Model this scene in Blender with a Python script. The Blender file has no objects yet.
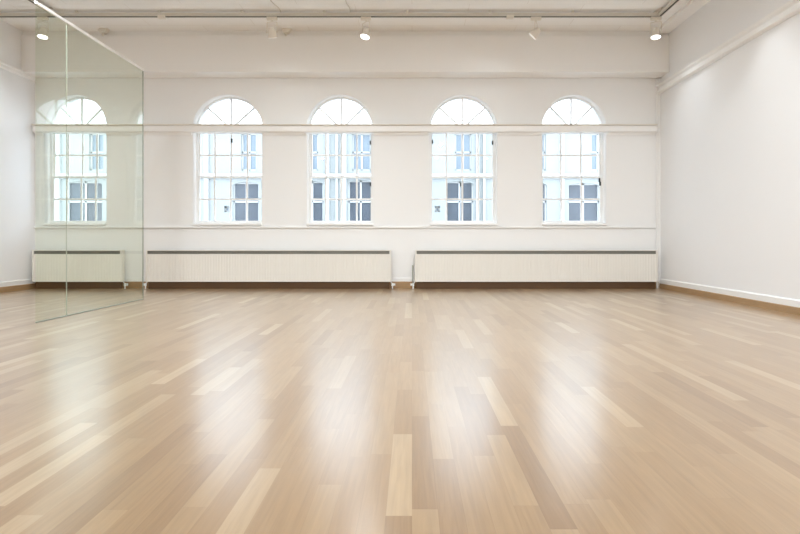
import bpy, bmesh, math, random
from mathutils import Vector, Matrix
random.seed(7)
S = bpy.context.scene
COL = S.collection
F = 560.0; VX, VY = 412.0, 240.0; H = 0.9; D = 10.5
def wx(px, y=D): return (px - VX) * y / F
def wz(py, y=D): return H + (VY - py) * y / F
XR = 4.65; XL = -7.07; YB = -4.0; ZC = 4.69       # right wall, left wall, rear wall, ceiling

# ------------------------------------------------------------------ materials
def mat(name, col, rough=0.5, metal=0.0, spec=0.5, emit=None, es=0.0, bump=None, var=0.0):
    m = bpy.data.materials.new(name); m.use_nodes = True
    nt = m.node_tree; b = nt.nodes['Principled BSDF']
    b.inputs['Base Color'].default_value = (*col, 1); b.inputs['Roughness'].default_value = rough
    b.inputs['Metallic'].default_value = metal; b.inputs['Specular IOR Level'].default_value = spec
    if emit: b.inputs['Emission Color'].default_value = (*emit, 1); b.inputs['Emission Strength'].default_value = es
    tc = nt.nodes.new('ShaderNodeTexCoord')
    if var:
        n = nt.nodes.new('ShaderNodeTexNoise'); n.inputs['Scale'].default_value = 1.7; n.inputs['Detail'].default_value = 4
        nt.links.new(tc.outputs['Object'], n.inputs['Vector'])
        mx = nt.nodes.new('ShaderNodeMix'); mx.data_type = 'RGBA'
        mx.inputs['A'].default_value = (*[c * (1 - var) for c in col], 1); mx.inputs['B'].default_value = (*[min(1, c * (1 + var)) for c in col], 1)
        nt.links.new(n.outputs['Fac'], mx.inputs['Factor']); nt.links.new(mx.outputs['Result'], b.inputs['Base Color'])
    if bump:
        n = nt.nodes.new('ShaderNodeTexNoise'); n.inputs['Scale'].default_value = bump[0]; n.inputs['Detail'].default_value = 5
        nt.links.new(tc.outputs['Object'], n.inputs['Vector'])
        bp = nt.nodes.new('ShaderNodeBump'); bp.inputs['Strength'].default_value = bump[1]; bp.inputs['Distance'].default_value = 0.01
        nt.links.new(n.outputs['Fac'], bp.inputs['Height']); nt.links.new(bp.outputs['Normal'], b.inputs['Normal'])
    return m
WALL = mat('wall_paint', (.89, .89, .885), .6, spec=.3, bump=(9, .08), var=.008)
WALLR = mat('wall_paint_cool', (.885, .89, .90), .55, spec=.3, bump=(9, .06), var=.008)
TRIM = mat('trim_paint', (.92, .913, .90), .4, spec=.4, var=.008)
WHITE = mat('white_gloss_paint', (.88, .88, .87), .35, var=.006)
RADM = mat('radiator_enamel', (.86, .83, .77), .4, var=.01)
GRILL = mat('grille_grey', (.23, .22, .19), .5, metal=.2, var=.05)
DARK = mat('dark_metal', (.03, .028, .025), .5, metal=.4, var=.05)
LAMPM = mat('lamp_white', (.80, .76, .69), .4, var=.01)
TRACKM = mat('track_paint', (.66, .63, .57), .45, var=.01)
SEAM = mat('seam_silicone', (.62, .64, .58), .4, var=.02)
STEEL = mat('steel_edge', (.36, .38, .34), .4, metal=.3, var=.04)
EXT = mat('render_exterior', (.335, .35, .345), .8, spec=.2, var=.03, bump=(3, .2))
EXTW = mat('exterior_white', (.50, .50, .49), .6, var=.02)
ROOF = mat('roof_slate', (.42, .47, .52), .7, var=.08)
def glassmat(name, tint, ior=1.5, rough=0.0):
    m = bpy.data.materials.new(name); m.use_nodes = True
    nt = m.node_tree; nt.nodes.remove(nt.nodes['Principled BSDF']); out = nt.nodes['Material Output']
    t = nt.nodes.new('ShaderNodeBsdfTransparent'); t.inputs['Color'].default_value = (*tint, 1)
    g = nt.nodes.new('ShaderNodeBsdfGlossy'); g.inputs['Roughness'].default_value = rough
    lw = nt.nodes.new('ShaderNodeLayerWeight'); lw.inputs['Blend'].default_value = .5      # Schlick reflectance, the same from both sides
    pw = nt.nodes.new('ShaderNodeMath'); pw.operation = 'POWER'; pw.inputs[1].default_value = 5; nt.links.new(lw.outputs['Facing'], pw.inputs[0])
    f0 = ((ior - 1) / (ior + 1)) ** 2
    fr = nt.nodes.new('ShaderNodeMath'); fr.operation = 'MULTIPLY_ADD'; fr.inputs[1].default_value = 1 - f0; fr.inputs[2].default_value = f0; nt.links.new(pw.outputs[0], fr.inputs[0])
    mx = nt.nodes.new('ShaderNodeMixShader')
    nt.links.new(fr.outputs[0], mx.inputs[0]); nt.links.new(t.outputs[0], mx.inputs[1]); nt.links.new(g.outputs[0], mx.inputs[2])
    nt.links.new(mx.outputs[0], out.inputs[0]); return m
PANE = glassmat('window_glass', (.97, .985, .99), 1.25)
PART = glassmat('partition_glass', (.955, .98, .94), 1.42)
EPANE = mat('exterior_pane', (.075, .088, .108), .25, var=.4)
EPANEL = mat('exterior_pane_pale', (.20, .245, .29), .25, var=.12)
def lampglow(name, s): return mat(name, (1, 1, 1), .3, emit=(1, .97, .93), es=s)
GLOW = lampglow('lamp_glow', 4.0); DIM = lampglow('lamp_glow_dim', .5)

def floor_mat():
    m = bpy.data.materials.new('oak_strip_floor'); m.use_nodes = True
    nt = m.node_tree; N = nt.nodes; L = nt.links; b = N['Principled BSDF']
    tc = N.new('ShaderNodeTexCoord'); sp = N.new('ShaderNodeSeparateXYZ'); L.new(tc.outputs['Object'], sp.inputs[0])
    def M(op, a, b_=None, c=None):
        n = N.new('ShaderNodeMath'); n.operation = op
        for i, v in enumerate((a, b_, c)):
            if v is None: continue
            if isinstance(v, (int, float)): n.inputs[i].default_value = v
            else: L.new(v, n.inputs[i])
        return n.outputs[0]
    W = .086; LEN = .95
    xs = M('DIVIDE', sp.outputs['X'], W); row = M('FLOOR', xs); fx = M('FRACT', xs)
    wn = N.new('ShaderNodeTexWhiteNoise'); wn.noise_dimensions = '1D'; L.new(row, wn.inputs['W'])
    lf = M('MULTIPLY_ADD', wn.outputs['Value'], .55, .72)                    # length factor of the row
    ys = M('DIVIDE', M('ADD', M('DIVIDE', sp.outputs['Y'], LEN), M('MULTIPLY', wn.outputs['Value'], 37.7)), lf)
    colm = M('FLOOR', ys); fy = M('FRACT', ys)
    cv = N.new('ShaderNodeCombineXYZ'); L.new(row, cv.inputs[0]); L.new(colm, cv.inputs[1])
    w2 = N.new('ShaderNodeTexWhiteNoise'); w2.noise_dimensions = '2D'; L.new(cv.outputs[0], w2.inputs['Vector'])
    cr = N.new('ShaderNodeValToRGB'); L.new(w2.outputs['Value'], cr.inputs[0])
    e = cr.color_ramp.elements
    e[0].position = 0; e[0].color = FC[0]; e[1].position = 1; e[1].color = FC[4]
    for p, c in ((.12, FC[1]), (.5, FC[2]), (.85, FC[3])):
        q = e.new(p); q.color = c
    # grain
    mp = N.new('ShaderNodeCombineXYZ'); L.new(M('MULTIPLY', sp.outputs['X'], 60), mp.inputs[0]); L.new(M('MULTIPLY', sp.outputs['Y'], 3.0), mp.inputs[1]); L.new(M('MULTIPLY', w2.outputs['Value'], 50), mp.inputs[2])
    gn = N.new('ShaderNodeTexNoise'); gn.inputs['Scale'].default_value = 1; gn.inputs['Detail'].default_value = 5; gn.inputs['Distortion'].default_value = .6; L.new(mp.outputs[0], gn.inputs['Vector'])
    gm = N.new('ShaderNodeMapRange'); gm.inputs[1].default_value = .3; gm.inputs[2].default_value = .7; gm.inputs[3].default_value = .90; gm.inputs[4].default_value = 1.07; L.new(gn.outputs['Fac'], gm.inputs[0])
    hs = N.new('ShaderNodeHueSaturation'); L.new(cr.outputs[0], hs.inputs['Color']); L.new(gm.outputs[0], hs.inputs['Value'])
    # joints
    ex = M('MINIMUM', fx, M('SUBTRACT', 1, fx)); ey = M('MULTIPLY', M('MINIMUM', fy, M('SUBTRACT', 1, fy)), LEN / W)
    ed = M('MINIMUM', ex, ey)
    jr = N.new('ShaderNodeMapRange'); jr.inputs[1].default_value = 0; jr.inputs[2].default_value = .018; jr.inputs[3].default_value = .86; jr.inputs[4].default_value = 1; L.new(ed, jr.inputs[0])
    mm = N.new('ShaderNodeVectorMath'); mm.operation = 'SCALE'; L.new(hs.outputs[0], mm.inputs[0]); L.new(jr.outputs[0], mm.inputs['Scale'])
    L.new(mm.outputs[0], b.inputs['Base Color'])
    rn = N.new('ShaderNodeTexNoise'); rn.inputs['Scale'].default_value = 1.2; L.new(tc.outputs['Object'], rn.inputs['Vector'])
    rr = N.new('ShaderNodeMapRange'); rr.inputs[3].default_value = .19; rr.inputs[4].default_value = .24; L.new(rn.outputs['Fac'], rr.inputs[0])
    L.new(M('ADD', rr.outputs[0], M('MULTIPLY', w2.outputs['Value'], .02)), b.inputs['Roughness'])
    b.inputs['Specular IOR Level'].default_value = 1.0
    b.inputs['Coat Weight'].default_value = .6; b.inputs['Coat Roughness'].default_value = .28
    bp = N.new('ShaderNodeBump'); bp.inputs['Strength'].default_value = .05; bp.inputs['Distance'].default_value = .002
    L.new(gn.outputs['Fac'], bp.inputs['Height']); L.new(bp.outputs['Normal'], b.inputs['Normal'])
    return m
FC = [(.29, .178, .09, 1), (.335, .212, .108, 1), (.365, .236, .123, 1), (.395, .264, .142, 1), (.49, .355, .212, 1)]
FLOOR = floor_mat()

def wood_mat(name, c1, c2):
    m = mat(name, c1, .4); nt = m.node_tree; b = nt.nodes['Principled BSDF']
    tc = nt.nodes.new('ShaderNodeTexCoord'); n = nt.nodes.new('ShaderNodeTexNoise'); n.inputs['Scale'].default_value = 6; n.inputs['Detail'].default_value = 5
    mp = nt.nodes.new('ShaderNodeMapping'); mp.inputs['Scale'].default_value = (.4, .4, 9)
    mx = nt.nodes.new('ShaderNodeMix'); mx.data_type = 'RGBA'; mx.inputs['A'].default_value = (*c1, 1); mx.inputs['B'].default_value = (*c2, 1)
    nt.links.new(tc.outputs['Object'], mp.inputs[0]); nt.links.new(mp.outputs[0], n.inputs['Vector'])
    nt.links.new(n.outputs['Fac'], mx.inputs['Factor']); nt.links.new(mx.outputs['Result'], b.inputs['Base Color']); return m
OAK = wood_mat('oak_skirting', (.33, .20, .095), (.45, .29, .15))

UNDERSHADE = wood_mat('radiator_undershade', (.085, .04, .014), (.13, .065, .025))  # dark brown that paints the shade beneath the radiators
def ceil_mat():
    m = mat('ceiling_board', (.93, .925, .915), .7, spec=.2); nt = m.node_tree; b = nt.nodes['Principled BSDF']
    tc = nt.nodes.new('ShaderNodeTexCoord')
    br = nt.nodes.new('ShaderNodeTexBrick'); br.inputs['Scale'].default_value = 1
    br.inputs['Color1'].default_value = (.93, .925, .91, 1); br.inputs['Color2'].default_value = (.91, .90, .885, 1); br.inputs['Mortar'].default_value = (.80, .77, .73, 1)
    br.inputs['Mortar Size'].default_value = .004; br.inputs['Brick Width'].default_value = 1.85; br.inputs['Row Height'].default_value = .30
    nt.links.new(tc.outputs['Object'], br.inputs['Vector']); nt.links.new(br.outputs['Color'], b.inputs['Base Color'])
    return m
CEIL = ceil_mat()

# ------------------------------------------------------------------ geometry helpers
def box(bm, x0, x1, y0, y1, z0, z1, bev=0.0):
    r = bmesh.ops.create_cube(bm, size=1.0)
    vs = r['verts']
    bmesh.ops.scale(bm, vec=(abs(x1 - x0), abs(y1 - y0), abs(z1 - z0)), verts=vs)
    bmesh.ops.translate(bm, vec=((x0 + x1) / 2, (y0 + y1) / 2, (z0 + z1) / 2), verts=vs)
    if bev:
        es = list({e for v in vs for e in v.link_edges})
        bmesh.ops.bevel(bm, geom=es, offset=bev, segments=2, affect='EDGES', profile=.5)
def cyl(bm, p0, p1, r0, r1=None, seg=20):
    p0 = Vector(p0); p1 = Vector(p1); r1 = r0 if r1 is None else r1
    d = p1 - p0
    r = bmesh.ops.create_cone(bm, cap_ends=True, segments=seg, radius1=r0, radius2=r1, depth=d.length)
    rot = Vector((0, 0, 1)).rotation_difference(d.normalized()).to_matrix().to_4x4()
    bmesh.ops.transform(bm, matrix=Matrix.Translation((p0 + p1) / 2) @ rot, verts=r['verts'])
def prism(bm, prof, axis, a, b):
    """closed 2D profile swept along an axis: 'x' -> (y,z) profile, 'y' -> (x,z), 'z' -> (x,y)"""
    def P(u, v, t): return {'x': (t, u, v), 'y': (u, t, v), 'z': (u, v, t)}[axis]
    A = [bm.verts.new(P(u, v, a)) for u, v in prof]; B = [bm.verts.new(P(u, v, b)) for u, v in prof]
    n = len(prof)
    for i in range(n): bm.faces.new((A[i], A[(i + 1) % n], B[(i + 1) % n], B[i]))
    bm.faces.new(A[::-1]); bm.faces.new(B)
def make(name, bm, m, parent=None, smooth=False, loc=None):
    bmesh.ops.recalc_face_normals(bm, faces=bm.faces)
    me = bpy.data.meshes.new(name); bm.to_mesh(me); bm.free()
    me.materials.append(m)
    o = bpy.data.objects.new(name, me); COL.objects.link(o)
    if loc is not None:                      # move the origin to loc, keep the shape in place
        me.transform(Matrix.Translation(-Vector(loc)))
        if parent is None: o.location = loc
    if parent is not None:
        o.parent = parent
        # parents here are unrotated empties or origins: children are given in world space
        wl = Vector((0, 0, 0)); p = parent
        while p is not None: wl += p.location; p = p.parent
        if loc is not None: o.location = Vector(loc) - wl
        else: me.transform(Matrix.Translation(-wl))
    if smooth:
        for f in me.polygons: f.use_smooth = True
        try: me.set_sharp_from_angle(angle=math.radians(40))
        except Exception: pass
    return o
def one(name, m, args, parent=None, bev=0.0, smooth=False):
    bm = bmesh.new(); box(bm, *args, bev=bev); return make(name, bm, m, parent, smooth)
def tag(o, label, cat, group=None):
    o['label'] = label; o['category'] = cat
    if group: o['group'] = group
    return o
def struct(o, label=None, cat=None):
    o['kind'] = 'structure'
    if label: o['label'] = label
    if cat: o['category'] = cat
    return o
def empty(name, loc):
    o = bpy.data.objects.new(name, None); COL.objects.link(o); o.location = loc; o.empty_display_size = .1; return o

def arch_pts(x0, x1, z0, zs, n=40, rise=None):
    """rectangle with an arched top, springing at zs"""
    cx = (x0 + x1) / 2; r = (x1 - x0) / 2; rise = r if rise is None else rise
    return [(x0, z0), (x1, z0)] + [(cx + r * math.cos(t), zs + rise * math.sin(t)) for t in [math.pi * i / n for i in range(n + 1)]]
def holed(name, outer, holes, y0, y1, m, parent=None):
    """flat XZ plate with holes, thickness y0..y1"""
    cu = bpy.data.curves.new(name, 'CURVE'); cu.dimensions = '2D'; cu.fill_mode = 'BOTH'; cu.extrude = (y1 - y0) / 2
    for pts in [outer] + holes:
        s = cu.splines.new('POLY'); s.points.add(len(pts) - 1); s.use_cyclic_u = True
        for p, (x, z) in zip(s.points, pts): p.co = (x, z, 0, 1)
    ob = bpy.data.objects.new(name, cu); COL.objects.link(ob)
    dg = bpy.context.evaluated_depsgraph_get(); me = bpy.data.meshes.new_from_object(ob.evaluated_get(dg))
    bpy.data.objects.remove(ob); bpy.data.curves.remove(cu)
    me.transform(Matrix(((1, 0, 0, 0), (0, 0, -1, (y0 + y1) / 2), (0, 1, 0, 0), (0, 0, 0, 1))))
    bm = bmesh.new(); bm.from_mesh(me); bpy.data.meshes.remove(me)
    bmesh.ops.remove_doubles(bm, verts=bm.verts, dist=1e-5)
    return make(name, bm, m, parent)

# ------------------------------------------------------------------ room shell
SPR = 2.995                     # springing height of the window arches
SILL = wz(224)                  # 1.20
WINS = [(75.5, 62, 4), (227.5, 69.5, 4), (340, 66.5, 4), (463.3, 68, 4), (574.2, 64.5, 3)]
opens = []
for c, w, n in WINS:
    opens.append((wx(c - w / 2), wx(c + w / 2)))
holes = []
for a, b in opens:
    rise = wz(94.5) - SPR
    holes.append(arch_pts(a, b, SILL, SPR, rise=rise))
wb = struct(holed('wall_back', [(XL - .2, -.0), (XR + .2, -.0), (XR + .2, ZC + .3), (XL - .2, ZC + .3)], holes, D, D + .36, WALL), 'cream back wall with five arched windows')
struct(one('floor', FLOOR, (XL - .2, XR + .2, YB - .2, D + .45, -.15, 0)), 'pale oak strip floor with soft window reflections')
struct(one('ceiling', CEIL, (XL - .2, XR + .2, YB - .2, D, ZC, ZC + .2)), 'cream boarded ceiling')
struct(one('wall_right', WALLR, (XR, XR + .2, YB - .2, D, 0, ZC)), 'white right wall with a moulding high up')
struct(one('wall_left', WALLR, (XL - .2, XL, YB - .2, D, 0, ZC)), 'white left wall beyond the glass screen')
struct(one('wall_rear', WALL, (XL, XR, YB - .2, YB, 0, ZC)), 'white wall behind the viewer')
SF = D - .38                    # beam front
ZS = wz(72, SF)                 # beam underside
struct(one('trim_1', TRIM, (XL, XR, SF, D, ZS, wz(35.2, SF)), bev=.006), 'deep cream beam boxed in above the windows')
struct(one('trim_2', TRIM, (XL, XR, SF + .05, D, wz(35.2, SF), ZC)), 'recessed strip between beam and ceiling')
# boxed-in cornice along the right wall top
struct(one('trim_3', TRIM, (XR - .25, XR, YB, SF, ZC - .06, ZC), bev=.008), 'cream boxed cornice where right wall meets ceiling')
# moulding on the right wall: profile in (x,z), swept along y
def mould(x, s, z):
    q = [(0, 0), (.04, 0), (.075, .014), (.075, .05), (.045, .058), (.045, .10), (.085, .125), (.085, .155), (.055, .17), (0, .175)]
    return [(x + s * u, z + v) for u, v in q]
bm = bmesh.new(); prism(bm, mould(XR, -1, 3.635), 'y', YB, D); struct(make('trim_4', bm, TRIM), 'cream moulding running along the right wall')
bm = bmesh.new(); prism(bm, [(XL + u * .6, 3.86 + v * .62) for u, v in [(0, 0), (.03, 0), (.05, .03), (.05, .1), (.08, .14), (.08, .165), (0, .17)]], 'y', YB, D); struct(make('trim_5', bm, TRIM), 'cream moulding running along the left wall')
# sill ledge over the whole back wall
struct(one('trim_6', WHITE, (XL, XR - .08, D - .035, D, wz(228.2), wz(226.3)), bev=.004), 'thin cream ledge under the windows')
# corner strip
bm = bmesh.new(); box(bm, XR - .045, XR, D - .03, D, 0, ZS, .004); cyl(bm, (XR - .07, D - .03, .0), (XR - .07, D - .03, ZS), .014, seg=12)
struct(make('trim_7', bm, TRIM), 'narrow vertical strip in the right back corner')
# skirtings
def skirt(name, prof_ax, a, b, x, s, y=None):
    bm = bmesh.new()
    if prof_ax == 'y': prism(bm, [(x, 0), (x + s * .03, 0), (x + s * .03, .085), (x + s * .024, .092), (x, .092)], 'y', a, b)
    else: prism(bm, [(y, 0), (y - .03, 0), (y - .03, .115), (y - .024, .122), (y, .122)], 'x', a, b)
    return struct(make(name, bm, OAK), 'oak strip at the foot of the wall')
skirt('baseboard_right', 'y', YB, D, XR, -1); skirt('baseboard_left', 'y', YB, D, XL, 1); skirt('baseboard_back', 'x', XL + .03, XR - .03, 0, 0, D)
def skirt2(name, x, s):
    bm = bmesh.new(); prism(bm, [(x, .092), (x + s * .018, .092), (x + s * .018, .165), (x + s * .008, .18), (x, .18)], 'y', YB, D); return struct(make(name, bm, WHITE), 'white skirting above the oak strip')
skirt2('trim_8', XR, -1); skirt2('trim_9', XL, 1)
bm = bmesh.new(); prism(bm, [(D, .122), (D - .014, .122), (D - .014, .18), (D - .006, .195), (D, .195)], 'x', XL + .02, XR - .08); struct(make('trim_10', bm, WHITE), 'white skirting on the back wall')

# ------------------------------------------------------------------ windows
YF = D + .17                    # inner face of the frames
def bar2(bm, p, q, w, y0, y1):
    """flat bar between two (x,z) points"""
    p = Vector(p); q = Vector(q); d = (q - p).normalized(); n = Vector((-d.y, d.x)) * (w / 2)
    prism(bm, [tuple(p + n), tuple(q + n), tuple(q - n), tuple(p - n)], 'y', y0, y1)
wlabels = ['leftmost arched window, seen through the glass screen', 'arched window just right of the glass screen', 'arched window above the right half of the left long radiator', 'arched window above the left part of the right radiator', 'arched window nearest the right wall, three panes wide']
LATCH = {0: [], 1: [(.52, 2.80)], 2: [(.97, 2.76), (.97, 1.97)], 3: [(.03, 2.78), (.97, 2.76), (.47, 1.96)], 4: [(.97, 1.98), (.96, 2.05)]}
for i, ((a, b), (c, w, n)) in enumerate(zip(opens, WINS)):
    root = struct(empty('window_%d' % (i + 1), ((a + b) / 2, YF, SILL)), wlabels[i])
    rise = wz(94.5) - SPR; fw = .03; cx = (a + b) / 2; R = (b - a) / 2
    holed('window_frame', arch_pts(a, b, SILL, SPR, rise=rise), [arch_pts(a + fw, b - fw, SILL + .035, SPR, rise=rise - fw)], YF, YF + .10, WHITE, root)
    # sill board
    bm = bmesh.new(); box(bm, a - .0, b + .0, D - .045, YF + .02, SILL - .03, SILL + .012, .005)
    make('window_sill', bm, WHITE, root)
    zm = wz(177.4, YF + .05); z1 = SPR - .03; z0 = SILL + .035; xa, xb = a + fw, b - fw
    def sash(name, za, zb, y0, y1):
        bm = bmesh.new(); s = .032
        box(bm, xa, xa + s, y0, y1, za, zb); box(bm, xb - s, xb, y0, y1, za, zb)
        box(bm, xa + s, xb - s, y0, y1, za, za + s); box(bm, xa + s, xb - s, y0, y1, zb - s, zb)
        o = make(name, bm, WHITE, root)
        bm = bmesh.new()
        for k in range(1, n): 
            x = xa + (xb - xa) * k / n; box(bm, x - .016, x + .016, y0 + .006, y1 - .006, za + s, zb - s)
        zc = (za + zb) / 2; box(bm, xa + s, xb - s, y0 + .008, y1 - .008, zc - .016, zc + .016)
        make('glazing_bar', bm, WHITE, o)
        bm = bmesh.new(); box(bm, xa + s, xb - s, (y0 + y1) / 2 - .002, (y0 + y1) / 2 + .002, za + s, zb - s); make('pane', bm, PANE, o)
    sash('lower_sash', z0, zm + .02, YF + .01, YF + .045)
    sash('upper_sash', zm - .02, z1, YF + .05, YF + .085)
    bm = bmesh.new(); box(bm, xa, xb, YF + .005, YF + .095, z1, SPR + .03); make('transom', bm, WHITE, root)
    # fanlight
    bm = bmesh.new(); zf = SPR + .03; rr = rise - fw; RR = R - fw
    for ang in (90, 45 if n == 4 else 47, 135 if n == 4 else 133):
        t = math.radians(ang); bar2(bm, (cx + .0 * math.cos(t), zf), (cx + (RR + .01) * math.cos(t), SPR + (rr + .01) * math.sin(t)), .036, YF + .03, YF + .065)
    if i == 3:
        for k in range(12):
            t0, t1 = math.pi * k / 12, math.pi * (k + 1) / 12
            bar2(bm, (cx + .16 * math.cos(t0), zf + .16 * math.sin(t0)), (cx + .16 * math.cos(t1), zf + .16 * math.sin(t1)), .02, YF + .031, YF + .064)
    fl = make('fanlight_bars', bm, WHITE, root)
    bm = bmesh.new(); prism(bm, [(x, z) for x, z in arch_pts(xa, xb, SPR + .03, SPR + .03, rise=rr - .03)[2:]], 'y', YF + .046, YF + .05); make('pane', bm, PANE, fl)
    for (u, z) in LATCH[i]:
        x = a + fw + (b - a - 2 * fw) * u
        bm = bmesh.new(); box(bm, x - .014, x + .014, YF - .02, YF + .012, z - .045, z + .03, .004); cyl(bm, (x, YF - .03, z - .02), (x, YF + .0, z - .02), .009, seg=10)
        l = make('latch', bm, DARK, root); l['label'] = 'small black window latch'

# long rail crossing the windows
rail = empty('wall_rail', (0, D - .06, wz(134)))
bm = bmesh.new(); prism(bm, [(D - .01, 2.905), (D - .075, 2.905), (D - .10, 2.925), (D - .10, 3.015), (D - .09, 3.03), (D - .01, 3.03)], 'x', XL + .02, XR - .10); make('rail_body', bm, TRIM, rail)
bm = bmesh.new(); prism(bm, [(D - .01, 3.03), (D - .125, 3.03), (D - .13, 3.04), (D - .125, 3.052), (D - .01, 3.052)], 'x', XL + .02, XR - .10); make('rail_cap', bm, LAMPM, rail)
bm = bmesh.new(); prism(bm, [(D, 2.86), (D - .03, 2.86), (D - .045, 2.905), (D, 2.905)], 'x', XL + .02, opens[0][0] - .01); make('rail_batten', bm, TRIM, rail)
for (p, q) in zip(opens[:-1], opens[1:]): bm = bmesh.new(); prism(bm, [(D, 2.865), (D - .03, 2.865), (D - .045, 2.905), (D, 2.905)], 'x', p[1] + .01, q[0] - .01); make('rail_batten', bm, TRIM, rail)
bm = bmesh.new(); prism(bm, [(D, 2.865), (D - .03, 2.865), (D - .045, 2.905), (D, 2.905)], 'x', opens[-1][1] + .01, XR - .10)
make('rail_batten', bm, TRIM, rail)
for px in (180, 284, 402, 519, 640, 120):
    bm = bmesh.new(); x = wx(px); box(bm, x - .03, x + .03, D - .012, D, 2.93, 3.02); make('bracket', bm, TRIM, rail)
tag(rail, 'long cream rail running across the back wall and in front of every window', 'rail')

# ------------------------------------------------------------------ radiators
def radiator(x0, x1, label, left_end=True, right_end=True, valves=()):
    yf = D - .20; zt = .716; zb = .137
    r = empty('radiator', ((x0 + x1) / 2, D - .1, 0)); tag(r, label, 'radiator', 'long white radiators under the windows')
    # ribbed front panel
    bm = bmesh.new(); pitch = .05; n = max(2, int((x1 - x0 - .06) / pitch)); w = (x1 - x0 - .06) / n; prof = []
    for k in range(n):
        u = x0 + .03 + k * w
        prof += [(u, yf + .005), (u + w * .2, yf), (u + w * .8, yf), (u + w * .9999, yf + .005)]
    prof += [(x1 - .03, yf + .11), (x0 + .03, yf + .11)]
    prism(bm, prof, 'z', zb, zt - .090)
    make('ribbed_panel', bm, RADM, r)
    bm = bmesh.new(); box(bm, x0 + .03, x1 - .03, yf - .004, yf + .11, zt - .090, zt - .074, .002); box(bm, x0 + .03, x1 - .03, yf - .003, yf + .11, zb - .006, zb + .014, .002); make('seam_strip', bm, RADM, r)
    # dark grille strip with upright fins
    bm = bmesh.new(); box(bm, x0 + .03, x1 - .03, yf + .012, yf + .11, zt - .074, zt - .016)
    x = x0 + .045
    while x < x1 - .045:
        box(bm, x, x + .006, yf + .002, yf + .0125, zt - .074, zt - .016); x += .03
    g = make('grille', bm, GRILL, r); g['label'] = 'dark grey grille strip'
    bm = bmesh.new(); box(bm, x0, x1, yf + .0, yf + .12, zt - .016, zt, .003); make('top_plate', bm, RADM, r)
    for xe in (x0, x1 - .03):
        bm = bmesh.new(); box(bm, xe, xe + .03, yf - .006, yf + .12, zb - .008, zt - .016, .006); make('end_cap', bm, RADM, r)
    k = max(2, int((x1 - x0) / 1.4) + 1)
    for j in range(k):
        x = x0 + .08 + (x1 - x0 - .16) * j / (k - 1)
        bm = bmesh.new(); box(bm, x - .012, x + .012, yf + .07, yf + .10, .008, zb); box(bm, x - .03, x + .03, yf + .068, yf + .115, 0, .008); make('foot', bm, DARK, r)
        bm = bmesh.new(); box(bm, x - .02, x + .02, yf + .118, D, .45, .6); make('wall_bracket', bm, RADM, r)
    bm = bmesh.new(); box(bm, x0 + .03, x1 - .03, yf + .045, yf + .065, 0.0, zb - .004, .003); p = make('shade_board', bm, UNDERSHADE, r); p['label'] = 'dark brown board standing for the shade under the radiator'  # added dark board, its colour stands for shade on the skirting
    for (x, s) in valves:
        bm = bmesh.new(); cyl(bm, (x, yf + .06, 0), (x, yf + .06, .085), .011, seg=12); cyl(bm, (x, yf + .06, .05), (x, yf + .06, .10), .022, .018, 14); cyl(bm, (x, yf + .06, .085), (x - s * .05, yf + .06, .15), .010, seg=10)
        v = make('valve', bm, WHITE, r, True); bm = bmesh.new(); cyl(bm, (x, yf + .06, .075), (x + s * .05, yf + .06, .075), .02, .023, 14); make('valve_knob', bm, WHITE, v, True)
    return r
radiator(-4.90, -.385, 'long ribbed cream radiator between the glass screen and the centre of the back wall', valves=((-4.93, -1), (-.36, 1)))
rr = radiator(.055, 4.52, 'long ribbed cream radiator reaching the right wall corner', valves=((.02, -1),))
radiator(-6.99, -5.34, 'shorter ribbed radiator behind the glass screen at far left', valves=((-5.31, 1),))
# thin dark riser beside the right radiator
bm = bmesh.new(); cyl(bm, (.012, D - .06, 0), (.012, D - .06, .42), .009, seg=12); cyl(bm, (.012, D - .06, .42), (.012, D, .42), .009, seg=12)
tag(make('heating_pipe', bm, STEEL), 'thin grey pipe rising beside the left end of the right radiator', 'pipe')

# ------------------------------------------------------------------ glass screen
XG = -4.08; GY0 = 6.075; GY1 = 8.49; GT = 3.46; YS = F * 4.08 / 345.5
gp = empty('glass_screen', (XG, (GY0 + GY1) / 2, 0)); tag(gp, 'tall frameless greenish glass screen with a white top rail near the left wall', 'glass screen')
for (a, b) in ((GY0, YS - .003), (YS + .003, GY1)):
    bm = bmesh.new(); box(bm, XG - .006, XG + .006, a, b, .012, GT); make('glass_pane', bm, PART, gp)
bm = bmesh.new(); box(bm, XG - .014, XG + .014, GY0 - .01, GY1 + .012, GT, GT + .032, .004); make('top_rail', bm, TRIM, gp)
bm = bmesh.new(); box(bm, XG - .009, XG + .009, GY0, GY1, 0, .012); make('floor_channel', bm, STEEL, gp)
bm = bmesh.new(); box(bm, XG - .007, XG + .007, GY1, GY1 + .007, 0, GT); make('edge_strip', bm, STEEL, gp)
bm = bmesh.new(); box(bm, XG - .0055, XG + .0055, YS - .0012, YS + .0012, .012, GT); make('seam', bm, SEAM, gp)
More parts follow.
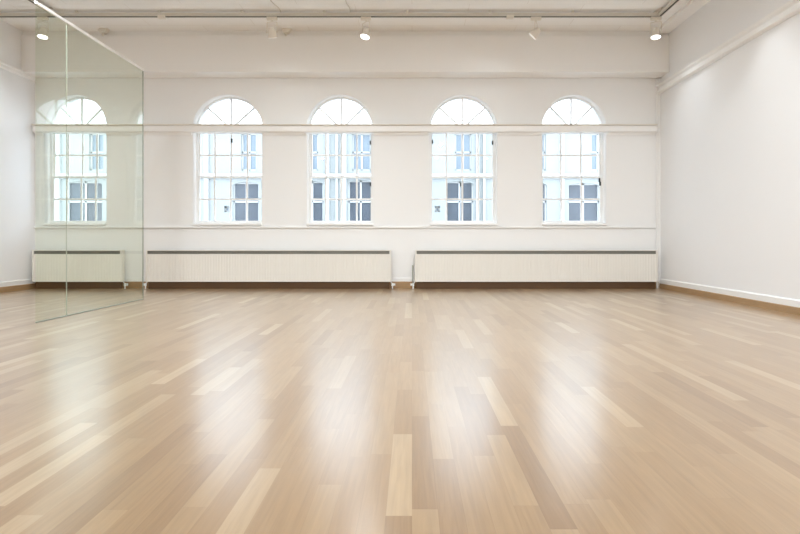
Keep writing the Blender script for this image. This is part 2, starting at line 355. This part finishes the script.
# a pair of stay rods that hold the top rail to the ceiling
# ------------------------------------------------------------------ tracks and spotlights
YT = 9.28; ZT = 4.60
def track(axis, a, b, c, label):
    t = empty('lighting_track', ((a + b) / 2 if axis == 'x' else c, c if axis == 'x' else (a + b) / 2, ZC)); tag(t, label, 'track', 'ceiling lighting tracks')
    bm = bmesh.new(); P = lambda u: c + u
    pr = [(P(-.035), ZT - .0), (P(-.035), ZT + .055), (P(.035), ZT + .055), (P(.035), ZT), (P(.0131), ZT), (P(.0131), ZT + .031), (P(-.0131), ZT + .031), (P(-.0131), ZT)]
    prism(bm, pr, axis, a, b); make('rail_body', bm, TRACKM, t)
    bm = bmesh.new()
    pr = [(P(-.013), ZT - .006), (P(-.013), ZT + .03), (P(.013), ZT + .03), (P(.013), ZT - .006)]
    prism(bm, pr, axis, a, b); s = make('conductor', bm, DARK, t); s['label'] = 'black conductor strip'
    n = int(abs(b - a) / 1.5) + 1
    for k in range(n + 1):
        u = a + .1 + (b - a - .2) * k / n; bm = bmesh.new()
        if axis == 'x': box(bm, u - .02, u + .02, c - .03, c + .03, ZT + .055, ZC)
        else: box(bm, c - .03, c + .03, u - .02, u + .02, ZT + .055, ZC)
        make('ceiling_mount', bm, TRACKM, t)
    return t
main_track = track('x', XL + .05, 4.13, YT, 'long lighting track across the ceiling in front of the boxed beam')
track('y', YB + .2, YT - .045, 4.10, 'lighting track along the right wall running towards the viewer')
track('y', YB + .2, YT - .045, -5.90, 'lighting track on the left side running towards the viewer')
def tlight(x, y, aim, label, on=True, glow=None, power=60, cone=110, blend=1.0, hx=0., drop=.255, group='track spotlights', warm=(.89, .955, 1.0), rad=.055, along='x', L=.15, R=.078):
    t = empty('track_spotlight', (x, y, ZT)); tag(t, label, 'spotlight', group)
    bm = bmesh.new()
    if along == 'x': box(bm, x - .085, x + .085, y - .028, y + .028, ZT - .055, ZT - .007, .005)
    else: box(bm, x - .028, x + .028, y - .085, y + .085, ZT - .055, ZT - .007, .005)
    make('adapter', bm, LAMPM, t)
    pz = ZT - drop
    piv = Vector((x + hx, y, pz)); d = Vector(aim).normalized()
    side = d.cross(Vector((0, 0, 1)))
    side = side.normalized() if side.length > .05 else Vector((1, 0, 0))
    bm = bmesh.new()
    cyl(bm, (x + hx, y, ZT - .05), (x + hx, y, ZT - .085), .012, seg=12)
    for s in (-1, 1):
        p = piv + side * s * (R + .008)
        cyl(bm, (x + hx, y, ZT - .082), (p.x, p.y, ZT - .095), .006, seg=8); cyl(bm, (p.x, p.y, ZT - .095), p, .006, seg=8)
        cyl(bm, p - side * .01, p + side * .01, .013, seg=12)
    make('yoke', bm, LAMPM, t, True)
    bm = bmesh.new(); a = piv - d * L * .45; e = piv + d * L * .55
    cyl(bm, a, a + d * L * .35, R * .62, R * .78, 28); cyl(bm, a + d * L * .35, e, R * .78, R, 28); cyl(bm, a - d * .012, a, R * .4, R * .55, 20)
    # hollow front: a rim ring around the lens
    h = make('lamp_housing', bm, LAMPM, t, True)
    bm = bmesh.new(); cyl(bm, e - d * .002, e + d * .006, R * .93, R * .93, 28)
    l = make('lens', bm, (glow or GLOW) if on else LAMPM, h, True)
    if on and power:
        ld = bpy.data.lights.new('spot_lamp', 'SPOT'); ld.energy = power; ld.spot_size = math.radians(cone); ld.spot_blend = blend; ld.shadow_soft_size = rad; ld.color = warm
        lo = bpy.data.objects.new('spot_lamp', ld); COL.objects.link(lo); lo.parent = t
        lo.location = (e + d * .07) - Vector((x, y, ZT)); lo.rotation_euler = d.to_track_quat('-Z', 'Y').to_euler()
    return t
X = lambda px: (px - VX) * YT / F
PB = 46
tlight(X(43), YT, (0, -.12, -1), 'lit white spotlight on the far left, seen through the glass screen', power=PB, cone=150)
tlight(X(272), YT, (.05, .42, -.9), 'white spotlight second from the left, turned to the back wall', glow=DIM, power=PB * .2, cone=120)
tlight(X(366), YT, (-.22, -.22, -1), 'lit white spotlight above the window left of centre', power=PB, cone=150, drop=.26)
tlight(X(536), YT, (-.75, .35, -.8), 'white spotlight tilted down to the left, right of centre', glow=DIM, power=PB * .2, cone=120, drop=.26)
tlight(4.04, YT, (-.05, -.12, -1), 'lit white spotlight in the right back corner', power=PB * .6, cone=135, drop=.26)
PR = 178
K = 0
for y in (7.2, 5.0, 2.6, .2, -2.2):
    tlight(4.10, y, (.08, 0, -1), 'white spotlight over the right wall outside the picture', power=PR * (.17 if y > 6 else .24 if y > 4 else .42), cone=88, drop=.26, along='y')
for y in (7.0, 4.4, 1.8, -1.2):  # lamps added out of view to light the left side
    tlight(-5.90, y, (-.35 if y < 6 else .1, 0, -1), 'added unseen spotlight over the left wall outside the picture', power=PR * .6, cone=130, along='y')
for yt in (5.2, 2.0, -1.2):  # unseen tracks and lamps, added to bring the room up to brightness
    track('x', -5.86, 4.06, yt, 'added unseen lighting track across the ceiling above the viewer')
    for x in (-3.6, -1.2, 1.0, 3.0):
        tlight(x, yt, (0, .45, -1), 'added unseen spotlight above the viewer, brightens the room', power=PR, cone=150)

# loose cables and small boxes along the ceiling
def cable(pts, r, label):
    cu = bpy.data.curves.new('cable', 'CURVE'); cu.dimensions = '3D'; cu.bevel_depth = r; cu.bevel_resolution = 2
    s = cu.splines.new('NURBS'); s.points.add(len(pts) - 1); s.use_endpoint_u = True; s.order_u = 3
    for p, q in zip(s.points, pts): p.co = (*q, 1)
    ob = bpy.data.objects.new('cable', cu); COL.objects.link(ob)
    dg = bpy.context.evaluated_depsgraph_get(); me = bpy.data.meshes.new_from_object(ob.evaluated_get(dg)); bpy.data.objects.remove(ob)
    me.materials.clear(); me.materials.append(TRACKM)
    o = bpy.data.objects.new('ceiling_cable', me); COL.objects.link(o); tag(o, label, 'cable'); return o
cable([(X(277), 8.6, ZC - .01), (X(277), 8.9, ZC - .012), (X(283), 9.1, ZC - .03), (X(281), YT, ZT + .055)], .008, 'thin cream cable looping above the second spotlight')
cable([(X(350), 8.55, ZC - .01), (X(348), 8.9, ZC - .012), (X(352), 9.1, ZC - .03), (X(350), YT, ZT + .055)], .008, 'thin cream cable just left of the middle spotlight')
def jbox(px, py, label):
    y = SF - .055; x = wx(px, y)
    j = empty('junction_box', (x, y, ZC)); tag(j, label, 'junction box')
    bm = bmesh.new(); prism(bm, [(x - .09, ZC - .02), (x - .04, ZC + .002), (x + .09, ZC + .002), (x + .03, ZC - .07), (x - .05, ZC - .085)], 'y', y - .05, y + .05); make('box_body', bm, LAMPM, j)
    bm = bmesh.new(); cyl(bm, (x - .02, y, ZC - .06), (x - .02, y, ZC - .12), .02, seg=12); make('gland', bm, LAMPM, j, True)
jbox(104, 33, 'small angular cream box where ceiling meets beam, near the glass screen')
jbox(287, 29, 'small angular cream box where ceiling meets beam, beside the second spotlight')
# track feed connectors
for px in (162, 510):
    x = X(px); bm = bmesh.new(); box(bm, x - .06, x + .06, YT - .04, YT + .04, ZT - .03, ZT + .02, .006)
    make('track_connector', bm, LAMPM, main_track)

# ------------------------------------------------------------------ outside
YE = 18.5
E = lambda px: (px - VX) * YE / F
EZ = lambda py: H + (VY - py) * YE / F
lower = [(-12, 12, 181), (66, 102, 181), (150, 175, 181), (232.5, 259, 182), (300, 323.5, 181), (348, 373, 180), (446, 473.5, 181), (522, 547, 182), (568, 600, 183), (640, 668, 182)]
upper = [(-8, 8), (89, 103), (156, 170), (241, 256.5), (305, 318), (352, 371), (455, 471.5), (531, 546), (591, 606), (646, 662)]
ehl = [arch_pts(E(a), E(b), EZ(228), EZ(t + 4), n=14, rise=EZ(t) - EZ(t + 4)) for a, b, t in lower]
ehu = [arch_pts(E(a), E(b), EZ(170.5), EZ(133), n=6, rise=.01) for a, b in upper]
small = [(224, 229), (435, 440)]
ehs = [[(E(a), EZ(212)), (E(b), EZ(212)), (E(b), EZ(206)), (E(a), EZ(206))] for a, b in small]
bd = empty('opposite_building', (0, YE, -.2)); tag(bd, 'pale blue-white building with arched dark windows outside, opposite', 'building')
holed('facade', [(E(-160), -.2), (E(840), -.2), (E(840), EZ(129)), (E(-160), EZ(129))], ehl + ehu + ehs, YE, YE + .3, EXT, bd)
one('body', EXT, (E(-160), E(840), YE + .5, YE + 5, -.2, EZ(130)), bd)
bm = bmesh.new(); box(bm, E(-160), E(840), YE - .12, YE, EZ(178), EZ(174), .02); box(bm, E(-160), E(840), YE - .2, YE + .05, EZ(129), EZ(126.5), .02); make('cornice', bm, EXTW, bd)
for (a, b, t), hp, kind in [(l, h, 'l') for l, h in zip(lower, ehl)] + [((u[0], u[1], 133), h, 'u') for u, h in zip(upper, ehu)] + [((s[0], s[1], 206), h, 's') for s, h in zip(small, ehs)]:
    x0, x1 = E(a), E(b); z0 = min(p[1] for p in hp); z1 = max(p[1] for p in hp); fr = .05
    bm = bmesh.new(); y0, y1 = YE + .10, YE + .16
    cxm = (x0 + x1) / 2
    if kind != 's': box(bm, cxm - .03, cxm + .03, y0, y1, z0, z1)
    box(bm, x0, x0 + fr, y0, y1, z0, z1); box(bm, x1 - fr, x1, y0, y1, z0, z1); box(bm, x0, x1, y0, y1, z0, z0 + fr); box(bm, x0, x1, y0, y1, z1 - fr * 1.2, z1)
    if kind == 'l': zc = EZ(201.5); box(bm, x0, x1, y0, y1, zc - .03, zc + .03)
    if kind == 'u': zc = EZ(152); box(bm, x0, x1, y0, y1, zc - .03, zc + .03)
    fo = make('facade_window', bm, EXTW, bd)
    bm = bmesh.new(); box(bm, x0, x1, YE + .14, YE + .15, z0, z1); make('pane', bm, EPANE if kind == 'l' else EPANEL, fo)
for a, b in ((326, 329.5), (336, 338), (343, 346.5), (476, 479), (483, 485), (205, 209), (561, 563.5), (110, 113), (78 - 20, 61)):
    bm = bmesh.new(); box(bm, E(a), E(b), YE - .1, YE, -.2, EZ(129), .01); make('pilaster', bm, EXTW, bd)
one('roof', ROOF, (E(-160), E(840), YE, YE + 5, EZ(130) , EZ(129.5)), bd)
gs = one('ground', mat('paving_grey', (.55, .56, .57), .8, var=.08), (-30, 30, D + .45, 40, -.4, -.2)); gs.name = 'street_ground'; struct(gs, 'pale paved street outside')

# ------------------------------------------------------------------ world, camera, colour
w = bpy.data.worlds.new('overcast_sky'); S.world = w; w.use_nodes = True
nt = w.node_tree; bg = nt.nodes['Background']
tc = nt.nodes.new('ShaderNodeTexCoord'); sp = nt.nodes.new('ShaderNodeSeparateXYZ'); cr = nt.nodes.new('ShaderNodeValToRGB')
nt.links.new(tc.outputs['Generated'], sp.inputs[0]); nt.links.new(sp.outputs['Z'], cr.inputs[0])
cr.color_ramp.elements[0].color = (.84, .92, 1, 1); cr.color_ramp.elements[1].color = (.74, .86, 1, 1)
nt.links.new(cr.outputs[0], bg.inputs['Color']); bg.inputs['Strength'].default_value = 5.0
cd = bpy.data.cameras.new('camera'); cam = bpy.data.objects.new('camera', cd); COL.objects.link(cam)
cam.location = (0, 0, H); cam.rotation_euler = (math.radians(90), 0, 0)
cd.sensor_width = 36; cd.lens = 36 * F / 800; cd.shift_x = -12 / 800; cd.shift_y = -27 / 800; cd.clip_end = 200
S.camera = cam
v = S.view_settings; S.display_settings.display_device = 'sRGB'
v.view_transform = 'Standard'; v.look = 'None'; v.gamma = 1; v.exposure = .10; v.use_curve_mapping = False
S.cycles.max_bounces = 12; S.cycles.diffuse_bounces = 8; S.cycles.transparent_max_bounces = 16
